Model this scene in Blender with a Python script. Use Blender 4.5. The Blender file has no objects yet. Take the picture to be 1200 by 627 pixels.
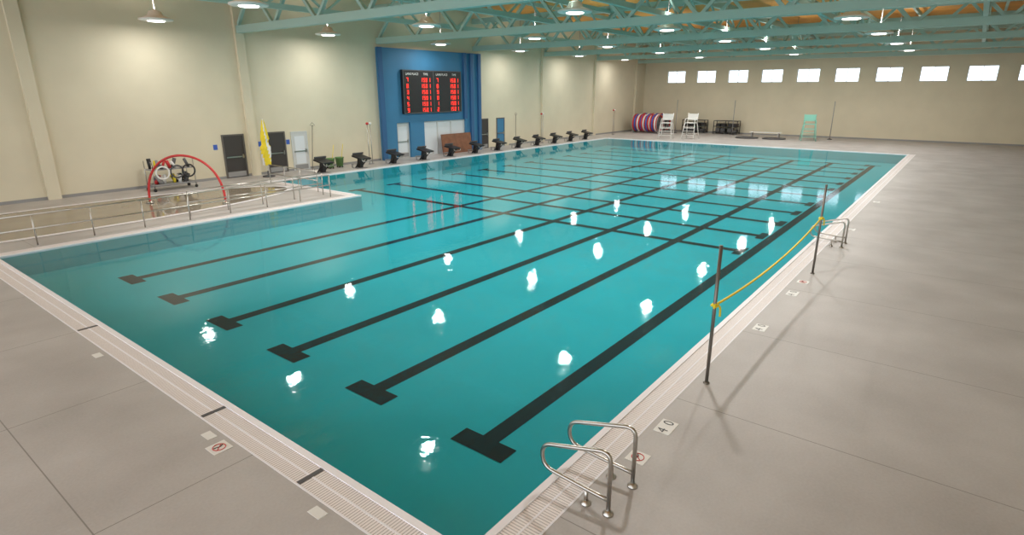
import bpy, math, random
from mathutils import Vector, Matrix, Euler
random.seed(4)
scene = bpy.context.scene
try:
    scene.view_settings.view_transform = 'Standard'
except Exception:
    pass

# ---------------------------------------------------------------- materials
def new_mat(name):
    m = bpy.data.materials.new(name); m.use_nodes = True
    nt = m.node_tree
    return m, nt, nt.nodes['Principled BSDF']

def pmat(name, col, rough=0.6, metal=0.0, noise=0.0, nscale=4.0, emit=0.0, ecol=None, bump=0.0):
    m, nt, b = new_mat(name)
    b.inputs['Roughness'].default_value = rough
    b.inputs['Metallic'].default_value = metal
    c = (*col, 1)
    b.inputs['Base Color'].default_value = c
    if noise > 0:
        tc = nt.nodes.new('ShaderNodeTexCoord')
        n = nt.nodes.new('ShaderNodeTexNoise'); n.inputs['Scale'].default_value = nscale
        n.inputs['Detail'].default_value = 6
        r = nt.nodes.new('ShaderNodeValToRGB')
        r.color_ramp.elements[0].position = 0.3; r.color_ramp.elements[1].position = 0.7
        r.color_ramp.elements[0].color = (*[x*(1-noise) for x in col], 1)
        r.color_ramp.elements[1].color = (*[min(1, x*(1+noise)) for x in col], 1)
        nt.links.new(tc.outputs['Object'], n.inputs['Vector'])
        nt.links.new(n.outputs['Fac'], r.inputs['Fac'])
        nt.links.new(r.outputs['Color'], b.inputs['Base Color'])
        if bump > 0:
            bp = nt.nodes.new('ShaderNodeBump'); bp.inputs['Strength'].default_value = bump
            bp.inputs['Distance'].default_value = 0.01
            nt.links.new(n.outputs['Fac'], bp.inputs['Height'])
            nt.links.new(bp.outputs['Normal'], b.inputs['Normal'])
    if emit > 0:
        b.inputs['Emission Color'].default_value = (*(ecol or col), 1)
        b.inputs['Emission Strength'].default_value = emit
    return m

def M(nt, op, a, b=None, c=None):
    n = nt.nodes.new('ShaderNodeMath'); n.operation = op
    for i, v in enumerate((a, b, c)):
        if v is None: continue
        if isinstance(v, (int, float)): n.inputs[i].default_value = v
        else: nt.links.new(v, n.inputs[i])
    return n.outputs[0]

def concrete():
    m, nt, b = new_mat('deck_concrete')
    tc = nt.nodes.new('ShaderNodeTexCoord')
    sx = nt.nodes.new('ShaderNodeSeparateXYZ'); nt.links.new(tc.outputs['Object'], sx.inputs[0])
    n1 = nt.nodes.new('ShaderNodeTexNoise'); n1.inputs['Scale'].default_value = 0.7; n1.inputs['Detail'].default_value = 8
    n2 = nt.nodes.new('ShaderNodeTexNoise'); n2.inputs['Scale'].default_value = 30; n2.inputs['Detail'].default_value = 4
    for n in (n1, n2): nt.links.new(tc.outputs['Object'], n.inputs['Vector'])
    mix = M(nt, 'ADD', M(nt, 'MULTIPLY', n1.outputs['Fac'], 0.75), M(nt, 'MULTIPLY', n2.outputs['Fac'], 0.25))
    r = nt.nodes.new('ShaderNodeValToRGB')
    r.color_ramp.elements[0].position = 0.3; r.color_ramp.elements[0].color = (0.39, 0.37, 0.36, 1)
    r.color_ramp.elements[1].position = 0.72; r.color_ramp.elements[1].color = (0.55, 0.53, 0.52, 1)
    nt.links.new(mix, r.inputs['Fac'])
    # saw-cut joints
    def joint(out, off):
        f = M(nt, 'FRACT', M(nt, 'DIVIDE', M(nt, 'ADD', out, off), 3.1))
        return M(nt, 'LESS_THAN', f, 0.0045)
    near = M(nt, 'LESS_THAN', sx.outputs[0], 3.0)
    j = M(nt, 'MAXIMUM', joint(sx.outputs[0], 31 - 4.3), M(nt, 'MULTIPLY', near, joint(sx.outputs[1], 31 - 6.27)))
    mx = nt.nodes.new('ShaderNodeMixRGB'); mx.inputs[2].default_value = (0.25, 0.235, 0.22, 1)
    nt.links.new(j, mx.inputs[0]); nt.links.new(r.outputs['Color'], mx.inputs[1])
    nt.links.new(mx.outputs[0], b.inputs['Base Color'])
    b.inputs['Roughness'].default_value = 0.5
    bp = nt.nodes.new('ShaderNodeBump'); bp.inputs['Strength'].default_value = 0.15; bp.inputs['Distance'].default_value = 0.005
    nt.links.new(n2.outputs['Fac'], bp.inputs['Height']); nt.links.new(bp.outputs['Normal'], b.inputs['Normal'])
    return m

def grate(name, axis):
    m, nt, b = new_mat(name)
    tc = nt.nodes.new('ShaderNodeTexCoord')
    sx = nt.nodes.new('ShaderNodeSeparateXYZ'); nt.links.new(tc.outputs['Object'], sx.inputs[0])
    f = M(nt, 'FRACT', M(nt, 'MULTIPLY', M(nt, 'ADD', sx.outputs[axis], 50.0), 26.0))
    s = M(nt, 'LESS_THAN', f, 0.30)
    mx = nt.nodes.new('ShaderNodeMixRGB')
    mx.inputs[1].default_value = (0.86, 0.81, 0.80, 1); mx.inputs[2].default_value = (0.45, 0.41, 0.41, 1)
    nt.links.new(s, mx.inputs[0]); nt.links.new(mx.outputs[0], b.inputs['Base Color'])
    b.inputs['Roughness'].default_value = 0.5
    return m

def water():
    m, nt, b = new_mat('pool_water')
    nt.nodes.remove(b)
    out = nt.nodes['Material Output']
    tr = nt.nodes.new('ShaderNodeBsdfTransparent'); tr.inputs[0].default_value = (0.86, 0.98, 0.99, 1)
    gl = nt.nodes.new('ShaderNodeBsdfGlossy'); gl.inputs['Roughness'].default_value = 0.0
    gl.inputs[0].default_value = (1, 1, 1, 1)
    fr = nt.nodes.new('ShaderNodeFresnel'); fr.inputs['IOR'].default_value = 1.33
    tc = nt.nodes.new('ShaderNodeTexCoord')
    n = nt.nodes.new('ShaderNodeTexNoise'); n.inputs['Scale'].default_value = 7.0; n.inputs['Detail'].default_value = 2.5
    n.inputs['Distortion'].default_value = 0.7
    nt.links.new(tc.outputs['Object'], n.inputs['Vector'])
    bp = nt.nodes.new('ShaderNodeBump'); bp.inputs['Strength'].default_value = 1.0; bp.inputs['Distance'].default_value = 0.0014
    nt.links.new(n.outputs['Fac'], bp.inputs['Height'])
    nt.links.new(bp.outputs['Normal'], gl.inputs['Normal']); nt.links.new(bp.outputs['Normal'], fr.inputs['Normal'])
    mx = nt.nodes.new('ShaderNodeMixShader')
    nt.links.new(M(nt, 'MULTIPLY', fr.outputs[0], 0.66), mx.inputs[0]); nt.links.new(tr.outputs[0], mx.inputs[1]); nt.links.new(gl.outputs[0], mx.inputs[2])
    nt.links.new(mx.outputs[0], out.inputs['Surface'])
    return m

def glass():
    m, nt, b = new_mat('window_glass')
    nt.nodes.remove(b)
    out = nt.nodes['Material Output']
    tr = nt.nodes.new('ShaderNodeBsdfTransparent'); tr.inputs[0].default_value = (0.95, 0.98, 1, 1)
    gl = nt.nodes.new('ShaderNodeBsdfGlossy'); gl.inputs['Roughness'].default_value = 0.02
    mx = nt.nodes.new('ShaderNodeMixShader'); mx.inputs[0].default_value = 0.06
    nt.links.new(tr.outputs[0], mx.inputs[1]); nt.links.new(gl.outputs[0], mx.inputs[2])
    nt.links.new(mx.outputs[0], out.inputs['Surface'])
    return m

CREAM = pmat('cream_paint', (0.70, 0.64, 0.49), 0.7, noise=0.04, nscale=0.6)
CONC = concrete()
GX = grate('gutter_grating_x', 0); GY = grate('gutter_grating_y', 1)
WATER = water(); GLASS = glass()
TEALF = pmat('pool_plaster', (0.02, 0.47, 0.55), 0.8, noise=0.03, nscale=0.8)
WHITE = pmat('white_tile', (0.88, 0.87, 0.92), 0.35)
BLACKT = pmat('black_tile', (0.002, 0.010, 0.013), 0.8)
STEEL = pmat('stainless_steel', (0.50, 0.48, 0.45), 0.28, 1.0)
DKSTEEL = pmat('weathered_post', (0.22, 0.2, 0.18), 0.4, 0.8)
BLUE = pmat('blue_paint', (0.045, 0.20, 0.38), 0.6, noise=0.04, nscale=1)
DKBLUE = pmat('dark_blue_paint', (0.03, 0.12, 0.28), 0.6)
DOOR = pmat('dark_bronze_door', (0.045, 0.04, 0.038), 0.5)
FRAME = pmat('door_frame', (0.12, 0.11, 0.10), 0.5)
LFRAME = pmat('light_frame', (0.6, 0.62, 0.62), 0.5)
PANE = pmat('frosted_pane', (0.75, 0.8, 0.85), 0.15)
BLACK = pmat('black_plastic', (0.015, 0.015, 0.017), 0.45)
DGREY = pmat('dark_grey', (0.08, 0.08, 0.085), 0.5)
GREY = pmat('grey', (0.3, 0.3, 0.3), 0.5)
LED = pmat('red_led', (0.9, 0.03, 0.02), 0.5, emit=1.3, ecol=(1, 0.05, 0.03))
TRUSS = pmat('teal_steel_paint', (0.40, 0.58, 0.54), 0.55)
ROOF = pmat('orange_roof_deck', (0.66, 0.30, 0.06), 0.7, noise=0.15, nscale=0.5)
YEL = pmat('yellow_rope', (0.85, 0.68, 0.03), 0.6)
RED = pmat('red_plastic', (0.55, 0.03, 0.03), 0.4)
BLU = pmat('blue_plastic', (0.05, 0.12, 0.5), 0.4)
WPL = pmat('white_plastic', (0.8, 0.8, 0.78), 0.4)
GRN = pmat('green_plastic', (0.12, 0.25, 0.08), 0.5)
TEALP = pmat('teal_plastic', (0.25, 0.6, 0.5), 0.5)
WOOD = pmat('brown_board', (0.22, 0.09, 0.045), 0.6, noise=0.2, nscale=3)
LENS = pmat('lamp_lens', (0.9, 0.9, 0.9), 0.4, emit=6, ecol=(1, 0.97, 0.9))
TAN = pmat('wading_floor', (0.30, 0.26, 0.20), 0.05, noise=0.1, nscale=0.7)

# ---------------------------------------------------------------- mesh builder
class MB:
    def __init__(s, name):
        s.name = name; s.v = []; s.f = []; s.mi = []; s.mats = []; s.sm = []
    def m(s, mat):
        if mat not in s.mats: s.mats.append(mat)
        return s.mats.index(mat)
    def add(s, vs, fs, mat, smooth=False):
        o = len(s.v); s.v += [tuple(p) for p in vs]; k = s.m(mat)
        for f in fs:
            s.f.append([i + o for i in f]); s.mi.append(k); s.sm.append(smooth)
    def box(s, lo, hi, mat, rot=None, piv=None):
        x0, y0, z0 = lo; x1, y1, z1 = hi
        vs = [Vector(p) for p in ((x0,y0,z0),(x1,y0,z0),(x1,y1,z0),(x0,y1,z0),(x0,y0,z1),(x1,y0,z1),(x1,y1,z1),(x0,y1,z1))]
        if rot:
            R = Euler(rot).to_matrix(); c = Vector(piv) if piv else sum(vs, Vector()) / 8
            vs = [R @ (p - c) + c for p in vs]
        s.add(vs, [(0,3,2,1),(4,5,6,7),(0,1,5,4),(1,2,6,5),(2,3,7,6),(3,0,4,7)], mat)
    def beam(s, a, b, w, h, mat):
        a = Vector(a); b = Vector(b); d = (b - a).normalized()
        up = Vector((0, 0, 1))
        if abs(d.z) > 0.95: up = Vector((1, 0, 0))
        r = d.cross(up).normalized(); u = r.cross(d)
        vs = []
        for p in (a, b):
            for i, j in ((-1,-1),(1,-1),(1,1),(-1,1)):
                vs.append(p + r*i*w/2 + u*j*h/2)
        s.add(vs, [(0,1,2,3),(7,6,5,4),(0,4,5,1),(1,5,6,2),(2,6,7,3),(3,7,4,0)], mat)
    def tube(s, pts, r, mat, n=10, closed=False):
        pts = [Vector(p) for p in pts]; N = len(pts); vs = []; fs = []
        prev = None
        for i, p in enumerate(pts):
            if closed: d = pts[(i+1) % N] - pts[i-1]
            else: d = pts[min(i+1, N-1)] - pts[max(i-1, 0)]
            d.normalize()
            if prev is None:
                ref = Vector((0, 0, 1)) if abs(d.z) < 0.9 else Vector((1, 0, 0))
                a = d.cross(ref).normalized()
            else:
                a = (prev - d * prev.dot(d)).normalized()
            prev = a; b = d.cross(a)
            for k in range(n):
                t = 2*math.pi*k/n
                vs.append(p + (a*math.cos(t) + b*math.sin(t))*r)
        for i in range(N if closed else N-1):
            j = (i+1) % N
            for k in range(n):
                l = (k+1) % n
                fs.append((i*n+k, i*n+l, j*n+l, j*n+k))
        if not closed:
            fs.append(tuple(range(n))[::-1]); fs.append(tuple((N-1)*n+k for k in range(n)))
        s.add(vs, fs, mat, True)
    def lathe(s, c, prof, mat, n=24):
        c = Vector(c); vs = []; fs = []
        for (r, z) in prof:
            for k in range(n):
                t = 2*math.pi*k/n
                vs.append(c + Vector((r*math.cos(t), r*math.sin(t), z)))
        for i in range(len(prof)-1):
            for k in range(n):
                l = (k+1) % n
                fs.append((i*n+k, i*n+l, (i+1)*n+l, (i+1)*n+k))
        fs.append(tuple(range(n))[::-1]); fs.append(tuple((len(prof)-1)*n+k for k in range(n)))
        s.add(vs, fs, mat, True)
    def quad(s, x0, y0, x1, y1, z, mat):
        s.add([(x0,y0,z),(x1,y0,z),(x1,y1,z),(x0,y1,z)], [(0,1,2,3)], mat)
    def make(s, loc=(0,0,0), rotz=0.0, parent=None):
        me = bpy.data.meshes.new(s.name); me.from_pydata(s.v, [], s.f)
        for m in s.mats: me.materials.append(m)
        for i, p in enumerate(me.polygons):
            p.material_index = s.mi[i]; p.use_smooth = s.sm[i]
        me.update()
        ob = bpy.data.objects.new(s.name, me); scene.collection.objects.link(ob)
        ob.location = loc; ob.rotation_euler = (0, 0, rotz)
        if parent: ob.parent = parent
        return ob

def copy(ob, loc, rotz=0.0):
    o = bpy.data.objects.new(ob.name.split('.')[0], ob.data); scene.collection.objects.link(o)
    o.location = loc; o.rotation_euler = (0, 0, rotz); return o

def smooth_path(pts, it=3):
    pts = [Vector(p) for p in pts]
    for _ in range(it):
        q = [pts[0]]
        for i in range(len(pts)-1):
            a, b = pts[i], pts[i+1]
            q.append(a.lerp(b, 0.25)); q.append(a.lerp(b, 0.75))
        q.append(pts[-1]); pts = q
    return pts

def fillet(pts, r=0.12, n=8):
    pts = [Vector(p) for p in pts]; out = [pts[0]]
    for i in range(1, len(pts)-1):
        p = pts[i]; a = pts[i-1]-p; b = pts[i+1]-p
        rr = min(r, a.length*0.48, b.length*0.48)
        A = p + a.normalized()*rr; B = p + b.normalized()*rr
        for k in range(n+1):
            t = k/n; out.append(A*(1-t)**2 + p*2*t*(1-t) + B*t*t)
    out.append(pts[-1]); return out

# ---------------------------------------------------------------- layout (metres)
PX0, PX1 = 3.35, 48.6          # pool length
PY0, PY1 = 3.14, 26.4          # pool width
SX, SY = 15.4, 20.0            # stepped-in corner by the ramp
G = 0.45
WY, WX = 29.3, 61.8            # left wall, back wall
RY, NX = -7.0, -9.0
H = 9.8

# floor
f = MB('floor')
def slab(x0, y0, x1, y1): f.box((x0, y0, -0.9), (x1, y1, 0), CONC)
slab(NX, RY, PX0-G, WY)
slab(PX0-G, RY, WX, PY0-G)
slab(PX1+G, PY0-G, WX, WY)
slab(SX-G, PY1+G, PX1+G, WY)
slab(PX0-G, SY+G, SX-G, WY)
f.make()

# gutter : lip + two rows of grating with a centre rib
g = MB('pool_gutter')
GB = -0.05
def gutter_strip(x0, y0, x1, y1, axis, side):
    mt = GX if axis == 0 else GY
    def band(a, b, z, mat):
        if axis == 0:
            lo = y0 + a if side > 0 else y1 - b; hi = y0 + b if side > 0 else y1 - a
            g.box((x0, lo, GB), (x1, hi, z), mat)
        else:
            lo = x0 + a if side > 0 else x1 - b; hi = x0 + b if side > 0 else x1 - a
            g.box((lo, y0, GB), (hi, y1, z), mat)
    band(0, 0.025, 0.004, WHITE)
    band(0.025, 0.185, 0.0, mt)
    band(0.185, 0.21, 0.003, WHITE)
    band(0.21, 0.36, 0.0, mt)
    band(0.36, G, 0.015, WHITE)
gutter_strip(PX0-G, PY0-G, PX1+G, PY0, 0, 1)
gutter_strip(PX0-G, PY0, PX0, SY, 1, 1)
gutter_strip(PX0-G, SY, SX, SY+G, 0, -1)
gutter_strip(SX-G, SY+G, SX, PY1, 1, 1)
gutter_strip(SX-G, PY1, PX1+G, PY1+G, 0, -1)
gutter_strip(PX1, PY0, PX1+G, PY1, 1, -1)
for y in (5.35, 7.65, 12.5):
    g.box((PX0-G+0.03, y-0.03, 0), (PX0-0.1, y+0.03, 0.008), DGREY)
g.make()

# basin
D = -0.65
b = MB('pool_basin')
def rect(x0, y0, x1, y1): b.quad(x0, y0, x1, y1, D, TEALF)
rect(PX0, PY0, PX1, SY); rect(SX, SY, PX1, PY1)
def bw(x0, y0, x1, y1):
    b.add([(x0,y0,D),(x1,y1,D),(x1,y1,GB-0.002),(x0,y0,GB-0.002)], [(0,1,2,3)], TEALF)
P = [(PX0,PY0),(PX1,PY0),(PX1,PY1),(SX,PY1),(SX,SY),(PX0,SY)]
for i in range(6):
    a, c = P[i], P[(i+1) % 6]; bw(a[0], a[1], c[0], c[1])
b.make()
w = MB('pool_water')
w.quad(PX0, PY0, PX1, SY, -0.02, WATER); w.quad(SX, SY, PX1, PY1, -0.02, WATER)
w.make()

# lane markings
LW = 0.15
l = MB('lane_markings')
z = D + 0.004
for i in range(6):
    y = 4.8 + 2.51*i
    l.quad(5.35, y-LW, 46.3, y+LW, z, BLACKT)
    l.quad(5.33, y-0.48, 5.70, y+0.48, z+0.002, BLACKT)
    l.quad(46.2, y-0.46, 46.5, y+0.46, z+0.002, BLACKT)
l.make()
l = MB('cross_lane_markings')
z = D + 0.010
for i in range(12):
    x = 18.6 + 2.5*i
    l.quad(x-0.16, 5.1, x+0.16, 24.4, z, BLACKT)
    l.quad(x-0.5, 5.0, x+0.5, 5.28, z+0.002, BLACKT)
    l.quad(x-0.5, 24.3, x+0.5, 24.58, z+0.002, BLACKT)
l.make()

# wading pool behind the ramp
wp = MB('wading_pool')
cx, cy, ra, rb = 6.0, 24.5, 8.6, 2.5
def ell(k, z, n=64): return [(cx+ra*k*math.cos(2*math.pi*i/n), cy+(rb+(k-1)*ra)*math.sin(2*math.pi*i/n), z) for i in range(n)]
n = 64
wp.add(ell(1, 0.006), [tuple(range(n))], TAN)
o1 = ell(1.0, 0.012); o2 = ell(1.03, 0.012)
wp.add(o1+o2, [(i, (i+1) % n, n+(i+1) % n, n+i)[::-1] for i in range(n)], WHITE)
wp.make()

# ---------------------------------------------------------------- walls
w = MB('wall_left'); w.box((NX, WY, 0), (WX+0.3, WY+0.3, H), CREAM)
for x in (-1.6, 7.15, 15.9, 42.1, 50.9, 59.6):
    w.box((x-0.22, WY-0.18, 0), (x+0.22, WY, H), CREAM)
w.make()
w = MB('wall_right'); w.box((NX, RY-0.3, 0), (WX+0.3, RY, H), CREAM); w.make()
w = MB('wall_back')
zs0, zs1 = 4.95, 6.16
w.box((WX, RY, 0), (WX+0.3, WY, zs0), CREAM)
w.box((WX, RY, zs1), (WX+0.3, WY, H), CREAM)
starts = [26.7 - 3.21*i for i in range(10)]
edges = [WY]
for s0 in starts: edges += [s0, s0-1.95]
edges.append(RY)
for i in range(0, len(edges)-1, 2):
    w.box((WX, edges[i+1], zs0), (WX+0.3, edges[i], zs1), CREAM)
w.make()
for i, s0 in enumerate(starts):
    q = MB('window_%d' % (i+1))
    y0, y1 = s0-1.95, s0
    q.box((WX+0.14, y0+0.05, zs0+0.05), (WX+0.15, y1-0.05, zs1-0.05), GLASS)
    for (a, c) in ((y0, y0+0.05), (y1-0.05, y1), ((y0+y1)/2-0.02, (y0+y1)/2+0.02)):
        q.box((WX+0.1, a, zs0), (WX+0.2, c, zs1), LFRAME)
    q.box((WX+0.1, y0+0.05, zs0), (WX+0.2, y1-0.05, zs0+0.05), LFRAME)
    q.box((WX+0.1, y0+0.05, zs1-0.05), (WX+0.2, y1-0.05, zs1), LFRAME)
    q.make()
c = MB('ceiling'); c.box((NX, RY-0.3, H), (WX+0.3, WY+0.3, H+0.2), ROOF)
c.make()

# baseboard
t = MB('baseboard_left'); t.box((NX, WY-0.02, 0), (24.3, WY, 0.12), GREY); t.box((37.5, WY-0.02, 0), (WX, WY, 0.12), GREY); t.make()
t = MB('baseboard_back'); t.box((WX-0.02, RY, 0), (WX, WY-0.02, 0.12), GREY); t.make()

# blue feature bay
q = MB('blue_feature_wall')
by = WY-0.22
q.box((24.4, by, 2.25), (33.7, WY, 6.75), BLUE)
for a, c2 in ((24.4, 25.6), (26.75, 28.0), (32.1, 33.7)):
    q.box((a, by, 0), (c2, WY, 2.25), BLUE)
q.box((24.3, by-0.14, 0), (24.62, by, 6.75), DKBLUE)
for x in (31.9, 32.6, 33.45):
    q.box((x, by-0.16, 0 if x > 32 else 2.3), (x+0.28, by, 6.75), DKBLUE)
q.make()

def door(name, x0, x1, h, slab_m, frame_m, y=WY, glass=False):
    q = MB(name)
    q.box((x0, y-0.05, 0), (x0+0.07, y, h), frame_m); q.box((x1-0.07, y-0.05, 0), (x1, y, h), frame_m)
    q.box((x0+0.07, y-0.05, h-0.07), (x1-0.07, y, h), frame_m)
    q.box((x0+0.07, y-0.03, 0.01), (x1-0.07, y, h-0.07), slab_m)
    if glass:
        q.box((x0+0.2, y-0.035, 0.35), (x1-0.2, y-0.03, h-0.25), PANE)
    q.box((x1-0.2, y-0.09, 0.95), (x1-0.14, y-0.03, 1.15), STEEL)
    q.box((x0+0.12, y-0.08, 1.0), (x1-0.12, y-0.05, 1.06), STEEL)
    q.box((x0+0.1, y-0.034, 0.05), (x1-0.1, y-0.03, 0.3), GREY)
    q.make()
door('door_1', 14.35, 15.5, 2.15, DOOR, FRAME)
door('door_2', 16.65, 17.8, 2.15, DOOR, FRAME)
door('door_3', 18.15, 19.15, 2.1, LFRAME, LFRAME, glass=True)
door('door_4', 25.6, 26.75, 2.25, LFRAME, LFRAME, y=WY-0.02, glass=True)
door('door_5', 33.95, 34.9, 2.2, DOOR, FRAME)
door('door_6', 35.9, 36.9, 2.2, BLUE, FRAME)
q = MB('window_storefront')
q.box((28.0, WY-0.06, 0), (32.1, WY, 2.25), PANE)
for x in (28.0, 29.3, 30.65, 32.02): q.box((x, WY-0.12, 0), (x+0.08, WY-0.06, 2.25), LFRAME)
q.box((28.08, WY-0.11, 2.17), (32.02, WY-0.06, 2.25), LFRAME)
q.make()
q = MB('leaning_board'); q.box((29.2, WY-0.75, 0.0), (32.2, WY-0.69, 1.35), WOOD, rot=(-0.12, 0, 0), piv=(30.5, WY-0.7, 0)); q.make()
for x in (14.0, 16.35, 17.95):
    q = MB('door_sign'); q.box((x-0.1, WY-0.015, 1.45), (x+0.1, WY, 1.7), BLU); q.make()

# ---------------------------------------------------------------- scoreboard
SEG = {'0':'abcdef','1':'bc','2':'abged','3':'abgcd','4':'fgbc','5':'afgcd','6':'afgcde','7':'abc','8':'abcdefg','9':'abcdfg'}
sb = bpy.data.objects.new('scoreboard', None); scene.collection.objects.link(sb)
sb.location = (28.8, by-0.15, 4.15)
q = MB('cabinet')
q.box((-2.7, -0.06, -1.35), (2.7, 0.14, 1.35), BLACK)
for a in (-2.7, -0.03, 2.64): q.box((a, -0.075, -1.35), (a+0.06, -0.06, 1.35), DGREY)
q.box((-2.64, -0.075, 1.29), (2.64, -0.06, 1.35), DGREY); q.box((-2.64, -0.075, -1.35), (2.64, -0.06, -1.29), DGREY)
q.make(parent=sb)
q = MB('digits')
def digit(ch, x, z, w=0.15, h=0.25, t=0.035):
    d = {'a':(x,z+h-t,x+w,z+h),'g':(x,z+h/2-t/2,x+w,z+h/2+t/2),'d':(x,z,x+w,z+t),
         'b':(x+w-t,z+h/2,x+w,z+h),'c':(x+w-t,z,x+w,z+h/2),'f':(x,z+h/2,x+t,z+h),'e':(x,z,x+t,z+h/2)}
    for k in SEG[ch]:
        a = d[k]; q.box((a[0], -0.075, a[1]), (a[2], -0.062, a[3]), LED)
for col, lanes in ((-2.4, '783459'), (0.3, '789012')):
    for r, ch in enumerate(lanes):
        z = 0.62 - r*0.375
        digit(ch, col, z)
        xx = col+1.25
        for k, dch in enumerate('1501'):
            digit(dch, xx + k*0.22 + (0.06 if k > 2 else 0), z, w=0.13)
q.make(parent=sb)
def text(body, size, mat, loc, rot, parent=None, name='lettering'):
    cu = bpy.data.curves.new(name, 'FONT'); cu.body = body; cu.size = size; cu.align_x = 'CENTER'; cu.align_y = 'CENTER'
    cu.materials.append(mat)
    o = bpy.data.objects.new(name, cu); scene.collection.objects.link(o)
    o.location = loc; o.rotation_euler = rot
    if parent: o.parent = parent
    return o
for cxx in (-2.3, 0.4):
    text('LANE PLACE', 0.2, WPL, (cxx+0.4, -0.064, 1.1), (math.pi/2, 0, 0), sb)
    text('TIME', 0.2, WPL, (cxx+1.6, -0.064, 1.1), (math.pi/2, 0, 0), sb)

# ---------------------------------------------------------------- roof trusses
def truss(axis, c, a0, a1, z0, z1, step, w, name, web=0.09):
    t = MB(name)
    def pt(a, z): return (c, a, z) if axis == 1 else (a, c, z)
    t.beam(pt(a0, z0), pt(a1, z0), w, w*1.1, TRUSS)
    t.beam(pt(a0, z1), pt(a1, z1), w, w*1.1, TRUSS)
    n = max(1, round((a1-a0)/step)); s = (a1-a0)/n
    for i in range(n):
        a = a0 + i*s
        t.beam(pt(a, z0), pt(a+s/2, z1), web, web, TRUSS)
        t.beam(pt(a+s/2, z1), pt(a+s, z0), web, web, TRUSS)
    t.make()
for i, x in enumerate([15.9, 24.65, 33.4, 42.15, 50.9, 59.6]):
    truss(1, x, RY, WY, 7.1, 8.9, 3.2, 0.30, 'roof_truss', 0.14)
for y in (0.4, 6.4, 12.4, 18.4, 24.4):
    truss(0, y, NX, WX, 7.7, 8.75, 2.9, 0.2, 'roof_joist_truss', 0.09)
pl = MB('roof_purlins')
for i in range(8):
    y = RY + 2 + i*4.6
    pl.beam((NX, y, 9.3), (WX, y, 9.3), 0.14, 0.22, TRUSS)
pl.make()

# ---------------------------------------------------------------- lamps
lm = MB('high_bay_lamp')
lm.lathe((0,0,0), [(0.60, 0.0), (0.64, 0.02), (0.64, 0.07), (0.5, 0.12), (0.3, 0.2), (0.22, 0.36), (0.12, 0.40)], WPL, 32)
lm.lathe((0,0,0), [(0.30, -0.03), (0.33, -0.005), (0.33, 0.0)], LENS, 32)
lm.tube([(0,0,0.40), (0,0,2.79)], 0.02, GREY, 8)
lob = None
LZ = 7.0
for k in range(6):
    for j in range(-1, 3):
        x = 11.4 + 8.3*k; y = 12.3 + 7.75*j
        if j == 2: y -= 0.5
        if lob is None: lob = lm.make((x, y, LZ))
        else: copy(lob, (x, y, LZ))
        L = bpy.data.lights.new('lamp_light', 'AREA'); L.shape = 'DISK'; L.size = 0.42
        L.energy = 270 if j < 2 else 95; L.color = (1.0, 0.96, 0.91)
        lo = bpy.data.objects.new('lamp_light', L); scene.collection.objects.link(lo); lo.location = (x, y, LZ-0.05)
        # added upward fill above each lamp, brightens the roof and trusses
        U = bpy.data.lights.new('roof_fill_light', 'AREA'); U.shape = 'DISK'; U.size = 0.4
        U.energy = 40 if j < 2 else 22; U.color = (1.0, 0.93, 0.82)
        uo = bpy.data.objects.new('roof_fill_light', U); scene.collection.objects.link(uo); uo.location = (x, y, LZ+0.46)
        uo.rotation_euler = (math.pi, 0, 0)

# ---------------------------------------------------------------- near ladder grab rails
def grab(name):
    q = MB(name)
    loop = fillet([(0,0,0.0),(0,0,0.76),(0,0.86,0.51),(0,0.84,0.23),(0,0.27,0.185),(0,0.0,0.17)], 0.15, 10)
    q.tube(loop, 0.024, STEEL, 14)
    q.tube([(0,0.27,0.0),(0,0.27,0.18)], 0.024, STEEL, 14)
    for y in (0, 0.27):
        q.lathe((0,y,0.0), [(0.06,0),(0.06,0.012),(0.035,0.03),(0.026,0.05)], STEEL, 20)
    return q
gr = grab('ladder_grab_rail').make((4.65, 2.31, 0))
copy(gr, (5.22, 2.31, 0)); copy(gr, (18.3, 2.31, 0)); copy(gr, (18.9, 2.31, 0))

# stanchions and rope
st = MB('stanchion_post')
st.tube([(0,0,0),(0,0,2.18)], 0.026, DKSTEEL, 14)
st.lathe((0,0,0), [(0.05,0),(0.05,0.01),(0.03,0.03)], DKSTEEL, 16)
s1 = st.make((8.12, 2.51, 0)); copy(s1, (15.15, 2.43, 0))
rp = MB('yellow_rope')
A = Vector((8.12, 2.51, 1.27)); B = Vector((15.15, 2.43, 1.38)); pts = []
for i in range(25):
    t = i/24; p = A.lerp(B, t); p.z -= 0.18*4*t*(1-t); pts.append(p)
rp.tube(pts, 0.018, YEL, 8)
for C in (A, B):
    ring = [(C.x+0.04*math.cos(a), C.y+0.04*math.sin(a), C.z+0.01*math.sin(3*a)) for a in [2*math.pi*k/16 for k in range(16)]]
    rp.tube(ring, 0.022, YEL, 8, closed=True)
    rp.tube(smooth_path([C+Vector((0.03,-0.03,0)), C+Vector((0.08,-0.06,-0.04)), C+Vector((0.06,-0.07,-0.18))], 2), 0.016, YEL, 6)
    rp.tube(smooth_path([C+Vector((-0.03,-0.03,0)), C+Vector((-0.06,-0.03,0.05)), C+Vector((-0.1,-0.02,-0.02))], 2), 0.016, YEL, 6)
rp.make()

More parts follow.
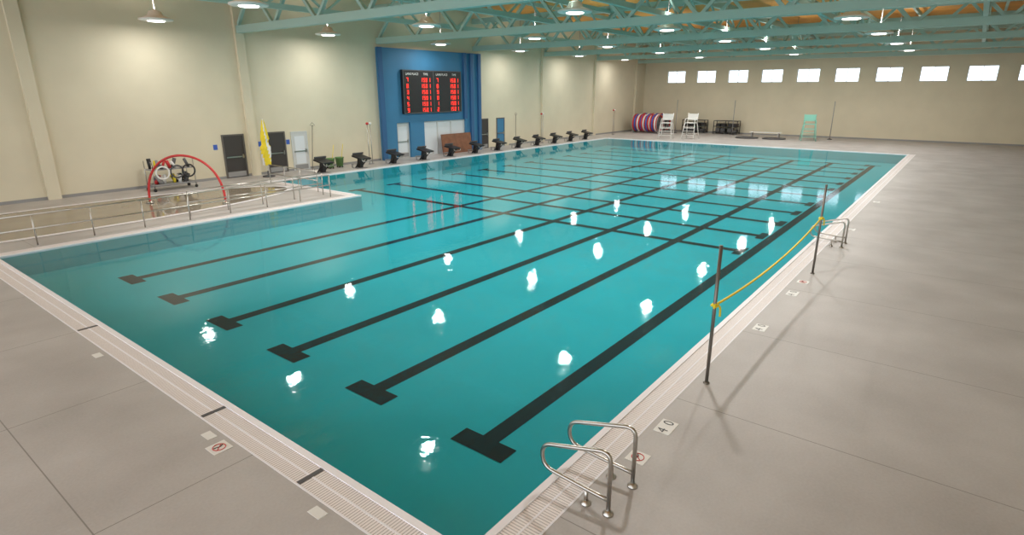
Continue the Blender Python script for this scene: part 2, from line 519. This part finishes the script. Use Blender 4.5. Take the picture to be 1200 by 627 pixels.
# deck markers
def marker(kind, x, y, rot, s=0.15):
    e = MB('depth_marker_tile' if kind == 'num' else 'no_diving_tile')
    if kind == 'num':
        e.box((-0.17, -0.11, 0), (0.17, 0.11, 0.006), WPL)
        o = e.make((x, y, 0), rot)
        text('4  0', 0.2, BLACK, (0, 0, 0.008), (0, 0, 0), o, 'numerals')
    else:
        e.box((-0.12, -0.12, 0), (0.12, 0.12, 0.006), WPL)
        e.tube([(0.075*math.cos(a), 0.075*math.sin(a), 0.008) for a in [2*math.pi*k/20 for k in range(20)]], 0.006, RED, 6, closed=True)
        e.tube([(-0.055,-0.055,0.008),(0.055,0.055,0.008)], 0.006, RED, 6)
        e.tube([(-0.06,0.02,0.008),(0.02,0.0,0.008),(0.06,0.03,0.008)], 0.006, BLACK, 6)
        e.make((x, y, 0), rot)
marker('num', 6.59, 2.5, 0); marker('nd', 5.75, 2.5, 0)
marker('num', 10.87, 2.47, 0); marker('num', 13.3, 2.46, 0); marker('nd', 14.3, 2.46, 0)
marker('num', 21.0, 2.46, 0); marker('num', 27.0, 2.46, 0)
marker('nd', 2.72, 6.75, 0)
for x, y in ((2.77, 7.12), (2.78, 4.76), (2.77, 11.0)):
    e = MB('deck_tile'); e.box((x-0.06, y-0.1, 0), (x+0.06, y+0.1, 0.005), WPL); e.make()

# ---------------------------------------------------------------- starting blocks
q = MB('starting_block')
q.box((-0.32, 0.05, 0), (0.32, 0.55, 0.03), GREY)
q.box((-0.10, 0.12, 0.03), (0.10, 0.42, 0.52), BLACK, rot=(0.18, 0, 0))
q.beam((-0.2, 0.45, 0.03), (-0.25, -0.1, 0.55), 0.05, 0.05, BLACK)
q.beam((0.2, 0.45, 0.03), (0.25, -0.1, 0.55), 0.05, 0.05, BLACK)
q.box((-0.36, -0.30, 0.58), (0.36, 0.55, 0.66), BLACK, rot=(0.17, 0, 0))
q.box((-0.36, 0.40, 0.74), (0.36, 0.46, 0.86), DGREY, rot=(0.5, 0, 0))
q.tube(smooth_path([(-0.3,-0.28,0.55),(-0.3,-0.36,0.42),(0.3,-0.36,0.42),(0.3,-0.28,0.55)], 2), 0.018, STEEL, 8)
q.box((-0.25, 0.55, 0.2), (0.25, 0.8, 0.24), GREY)
q.beam((-0.2,0.75,0), (-0.2,0.75,0.22), 0.04,0.04, GREY); q.beam((0.2,0.75,0), (0.2,0.75,0.22), 0.04,0.04, GREY)
sbk = None
for i in range(12):
    x = 18.6 + 2.5*i
    if sbk is None: sbk = q.make((x, 27.0, 0))
    else: copy(sbk, (x, 27.0, 0))

# flag poles beside blocks
fp = MB('flag_pole')
fp.tube([(0,0,0),(0,0,2.3)], 0.025, STEEL, 8); fp.tube([(0.22,0,0),(0.22,0,2.3)], 0.025, STEEL, 8)
fp.lathe((0,0,0), [(0.09,0),(0.09,0.03),(0.03,0.06)], GREY); fp.lathe((0.22,0,0), [(0.09,0),(0.09,0.03),(0.03,0.06)], GREY)
fp.lathe((0,0,2.3), [(0.03,0),(0.09,0.05),(0.09,0.1),(0.03,0.15)], RED, 12); fp.lathe((0.22,0,2.3), [(0.03,0),(0.09,0.05),(0.09,0.1),(0.03,0.15)], WPL, 12)
p0 = fp.make((22.6, 28.3, 0)); copy(p0, (40.6, 28.3, 0)); copy(p0, (52.5, 28.0, 0))
tp = MB('skimmer_pole'); tp.tube([(0,0,0),(0.5,0.35,2.4)], 0.02, DKSTEEL, 8)
tp.tube([(0.5-0.15,0.35,2.4),(0.5,0.35,2.55),(0.65,0.35,2.4),(0.5,0.35,2.35)], 0.012, DKSTEEL, 6, closed=True)
t0 = tp.make((18.9, 28.7, 0)); copy(t0, (37.6, 28.7, 0), 0.0)

# ---------------------------------------------------------------- ramp hand rails
rl = MB('ramp_handrail')
def railrun(pts, h=0.9, mid=True, step=1.5):
    pts = [Vector(p) for p in pts]
    for zz in ([h, h*0.55] if mid else [h]):
        rl.tube([p+Vector((0,0,zz)) for p in pts], 0.022, STEEL, 8)
    for a, c2 in zip(pts[:-1], pts[1:]):
        L = (c2-a).length; n = max(1, round(L/step))
        for i in range(n+1):
            p = a.lerp(c2, i/n); rl.tube([p, p+Vector((0,0,h))], 0.02, STEEL, 8)
railrun([(3.0, 20.75, 0), (14.4, 20.75, 0)])
railrun([(9.0, 21.4, 0), (14.5, 21.4, 0)])
railrun([(14.8, 22.2, 0), (14.8, 26.0, 0)])
rl.make()

# play hoop
hp = MB('spray_hoop')
a0 = Vector((10.9, 22.75, 0.02)); a1 = Vector((9.2, 25.1, 0.02)); pts = []
for i in range(41):
    t = math.pi*i/40; c0 = (a0+a1)/2; d = (a0-a1)/2
    p = c0 + d*(math.cos(t)*1.05); p.z = 0.02 + (1.85*math.sin(t)**0.8 if 0 < i < 40 else 0)
    pts.append(p)
hp.tube(pts, 0.045, RED, 10)
for p in (pts[0], pts[-1]): hp.lathe(p, [(0.14,-0.005),(0.14,0.03),(0.07,0.08)], STEEL)
hp.make()

# cart of pool toys
q = MB('pool_toy_cart')
for z in (0.25, 0.9):
    q.box((-0.9,-0.4,z), (0.9,0.4,z+0.04), GREY)
for x in (-0.88, 0.88):
    for y in (-0.38, 0.38):
        q.tube([(x,y,0.12),(x,y,1.3)], 0.02, STEEL, 8)
        q.lathe((x,y,0), [(0.03,0),(0.07,0.03),(0.07,0.09),(0.03,0.12)], BLACK, 10)
cols = [DGREY, YEL, GREY, WPL, BLACK, RED, DGREY, WPL]
for i in range(26):
    x = random.uniform(-0.75, 0.75); y = random.uniform(-0.3, 0.3); zb = random.choice((0.29, 0.94)); r = random.uniform(0.05, 0.1)
    q.tube([(x, y, zb), (x+random.uniform(-0.2,0.2), y, zb+random.uniform(0.25, 0.45))], r, cols[i % 8], 8)
for i, x in enumerate((-0.5, 0.1, 0.6)):
    q.tube([(x+0.27*math.cos(a), -0.48, 0.8+0.27*math.sin(a)) for a in [2*math.pi*k/18 for k in range(18)]], 0.035, (WPL, DGREY, BLACK)[i], 8, closed=True)
q.make((11.3, 28.2, 0))

# closed umbrella
q = MB('closed_umbrella')
q.lathe((0,0,0), [(0.3,0),(0.3,0.06),(0.06,0.1),(0.06,0.3)], DGREY)
q.tube([(0,0,0.3),(0,0,2.9)], 0.025, WPL, 8)
n = 20; rows = 24; vs = []
for i in range(rows+1):
    t = i/rows; z = 0.6+2.25*t; r = 0.20*(1-t)**0.5*(0.7+0.5*math.sin(math.pi*t)) + 0.03
    if 0.45 < t < 0.55: r *= 0.75
    for k in range(n):
        a = 2*math.pi*k/n + t*2.5; rr = r*(1+0.25*math.cos(5*a-t*4))
        vs.append((rr*math.cos(a), rr*math.sin(a), z))
fy = []; fw = []
for i in range(rows):
    for k in range(n):
        fc = (i*n+k, i*n+(k+1) % n, (i+1)*n+(k+1) % n, (i+1)*n+k)
        (fw if ((k + i//2)//2) % 4 == 0 else fy).append(fc)
q.add(vs, fy, YEL, True); q.add(vs, fw, WPL, True)
q.make((16.0, 28.2, 0))

# mop bucket / bins
q = MB('wheeled_bucket')
q.lathe((0,0,0.08), [(0.18,0),(0.24,0.45),(0.26,0.46),(0.26,0.5),(0.22,0.5),(0.2,0.2)], GRN, 20)
for a in range(4):
    t = a*math.pi/2+0.7; q.lathe((0.15*math.cos(t),0.15*math.sin(t),0), [(0.02,0),(0.04,0.02),(0.04,0.06),(0.02,0.08)], BLACK, 8)
q.tube([(0.1,0,0.3),(0.35,0.05,1.3)], 0.015, YEL, 6)
c0 = q.make((19.9, 28.4, 0)); copy(c0, (20.6, 28.5, 0))

# ---------------------------------------------------------------- lifeguard chairs
def guard(mat, name):
    q = MB(name)
    for x in (-0.45, 0.45):
        q.tube([(x*1.3, -0.6, 0), (x, -0.3, 1.4)], 0.035, mat, 8)
        q.tube([(x*1.3, 0.7, 0), (x, 0.3, 1.4)], 0.035, mat, 8)
        q.tube([(x, 0.3, 1.4), (x, 0.42, 2.25)], 0.03, mat, 8)
        q.tube(smooth_path([(x,-0.3,1.4),(x,-0.33,1.75),(x,0.35,1.78)], 2), 0.03, mat, 8)
        q.tube([(x*1.2,-0.5,0.45),(x*1.2,0.57,0.45)], 0.025, mat, 8)
    for z in (0.35, 0.7, 1.05):
        k = 1 - z/1.4*0.23; q.beam((-0.45*1.3*k, -0.6+0.3*z/1.4, z), (0.45*1.3*k, -0.6+0.3*z/1.4, z), 0.12, 0.035, mat)
    q.box((-0.45, -0.32, 1.38), (0.45, 0.32, 1.44), mat)
    q.box((-0.45, 0.34, 1.65), (0.45, 0.38, 2.2), mat, rot=(-0.14, 0, 0))
    q.beam((-0.5, 0.58, 0.45), (0.5, 0.58, 0.45), 0.03, 0.03, mat)
    q.box((-0.45, -0.55, 0.95), (0.45, -0.3, 0.99), mat)
    return q
gc = guard(WPL, 'lifeguard_chair').make((51.3, 21.9, 0), -math.pi/2 + 0.2)
copy(gc, (52.7, 20.2, 0), -math.pi/2)
guard(TEALP, 'lifeguard_chair').make((57.0, 11.2, 0), -math.pi/2 + 0.3)

# lane line storage reel
q = MB('lane_line_reel')
for y in (-1.4, 1.4):
    q.beam((-0.6, y, 0.06), (0.6, y, 0.06), 0.08, 0.08, GREY)
    q.beam((-0.5, y, 0.08), (0, y, 1.1), 0.07, 0.07, GREY); q.beam((0.5, y, 0.08), (0, y, 1.1), 0.07, 0.07, GREY)
    q.tube([(0.85*math.cos(a), y*0.97, 1.0+0.85*math.sin(a)) for a in [2*math.pi*k/28 for k in range(28)]], 0.035, GREY, 8, closed=True)
q.tube([(0,-1.45,1.0),(0,1.45,1.0)], 0.06, GREY, 10)
for i in range(17):
    y = -1.28+i*0.16; R = 0.78 + 0.05*math.sin(i*2.1)
    q.tube([(R*math.cos(a), y, 1.0+R*math.sin(a)) for a in [2*math.pi*k/28 for k in range(28)]], 0.08, (RED, WPL, RED, BLU)[i % 4], 8, closed=True)
q.tube([(0,-1.3,1.0),(0,1.3,1.0)], 0.68, DGREY, 20)
r0 = q.make((60.2, 27.0, 0)); copy(r0, (57.4, 26.6, 0), 0.0)

# black storage carts
q = MB('storage_cart')
q.box((-0.5,-1.2,0.15), (0.5,1.2,0.22), BLACK)
q.box((-0.5,-1.2,0.7), (0.5,1.2,0.75), BLACK)
q.box((-0.5,-1.2,1.25), (0.5,1.2,1.3), BLACK)
for x in (-0.47, 0.47):
    for y in (-1.17, 0, 1.17):
        q.box((x-0.03, y-0.03, 0.1), (x+0.03, y+0.03, 1.3), BLACK)
        q.lathe((x,y,0), [(0.03,0),(0.06,0.02),(0.06,0.08),(0.03,0.1)], DGREY, 10)
for y in (-0.9, -0.4, 0.3, 0.8):
    q.box((-0.35, y-0.2, 0.22), (0.35, y+0.2, 0.5+0.1*math.sin(y*9)), DGREY)
    q.box((-0.35, y-0.18, 0.75), (0.35, y+0.18, 1.0), BLACK)
c0 = q.make((60.9, 22.9, 0)); copy(c0, (60.9, 19.6, 0))
# low equipment
q = MB('coiled_lane_rope')
pts = []
for i in range(90):
    t = i/89; a = t*math.pi*8; r = 0.3+0.5*t
    pts.append((r*math.cos(a), r*1.3*math.sin(a), 0.06+0.02*math.sin(a*3)))
q.tube(pts, 0.055, DGREY, 6)
c0 = q.make((56.5, 16.3, 0)); copy(c0, (56.8, 14.0, 0))
q = MB('equipment_bench')
q.box((-0.3,-1.4,0.42), (0.3,1.4,0.48), WPL)
for y in (-1.2, 1.2): q.box((-0.25,y-0.04,0), (0.25,y+0.04,0.42), GREY)
q.make((58.6, 15.2, 0))
q = MB('tall_pole'); q.lathe((0,0,0), [(0.2,0),(0.2,0.05),(0.04,0.1)], DGREY); q.tube([(0,0,0.1),(0,0,3.3)], 0.035, GREY, 8)
c0 = q.make((59.6, 18.6, 0)); copy(c0, (59.5, 9.9, 0)); copy(c0, (59.0, 24.2, 0))

# ---------------------------------------------------------------- world + camera
wd = bpy.data.worlds.new('World'); scene.world = wd; wd.use_nodes = True
bg = wd.node_tree.nodes['Background']; bg.inputs[0].default_value = (0.9, 0.95, 1.0, 1); bg.inputs[1].default_value = 2.6

cam = bpy.data.cameras.new('camera'); co = bpy.data.objects.new('camera', cam); scene.collection.objects.link(co)
co.location = (0, 0, 4.3)
co.rotation_euler = (math.radians(90-17.1), 0, math.radians(-52.3))
cam.sensor_width = 36; cam.lens = 20.34; cam.clip_end = 300
scene.camera = co
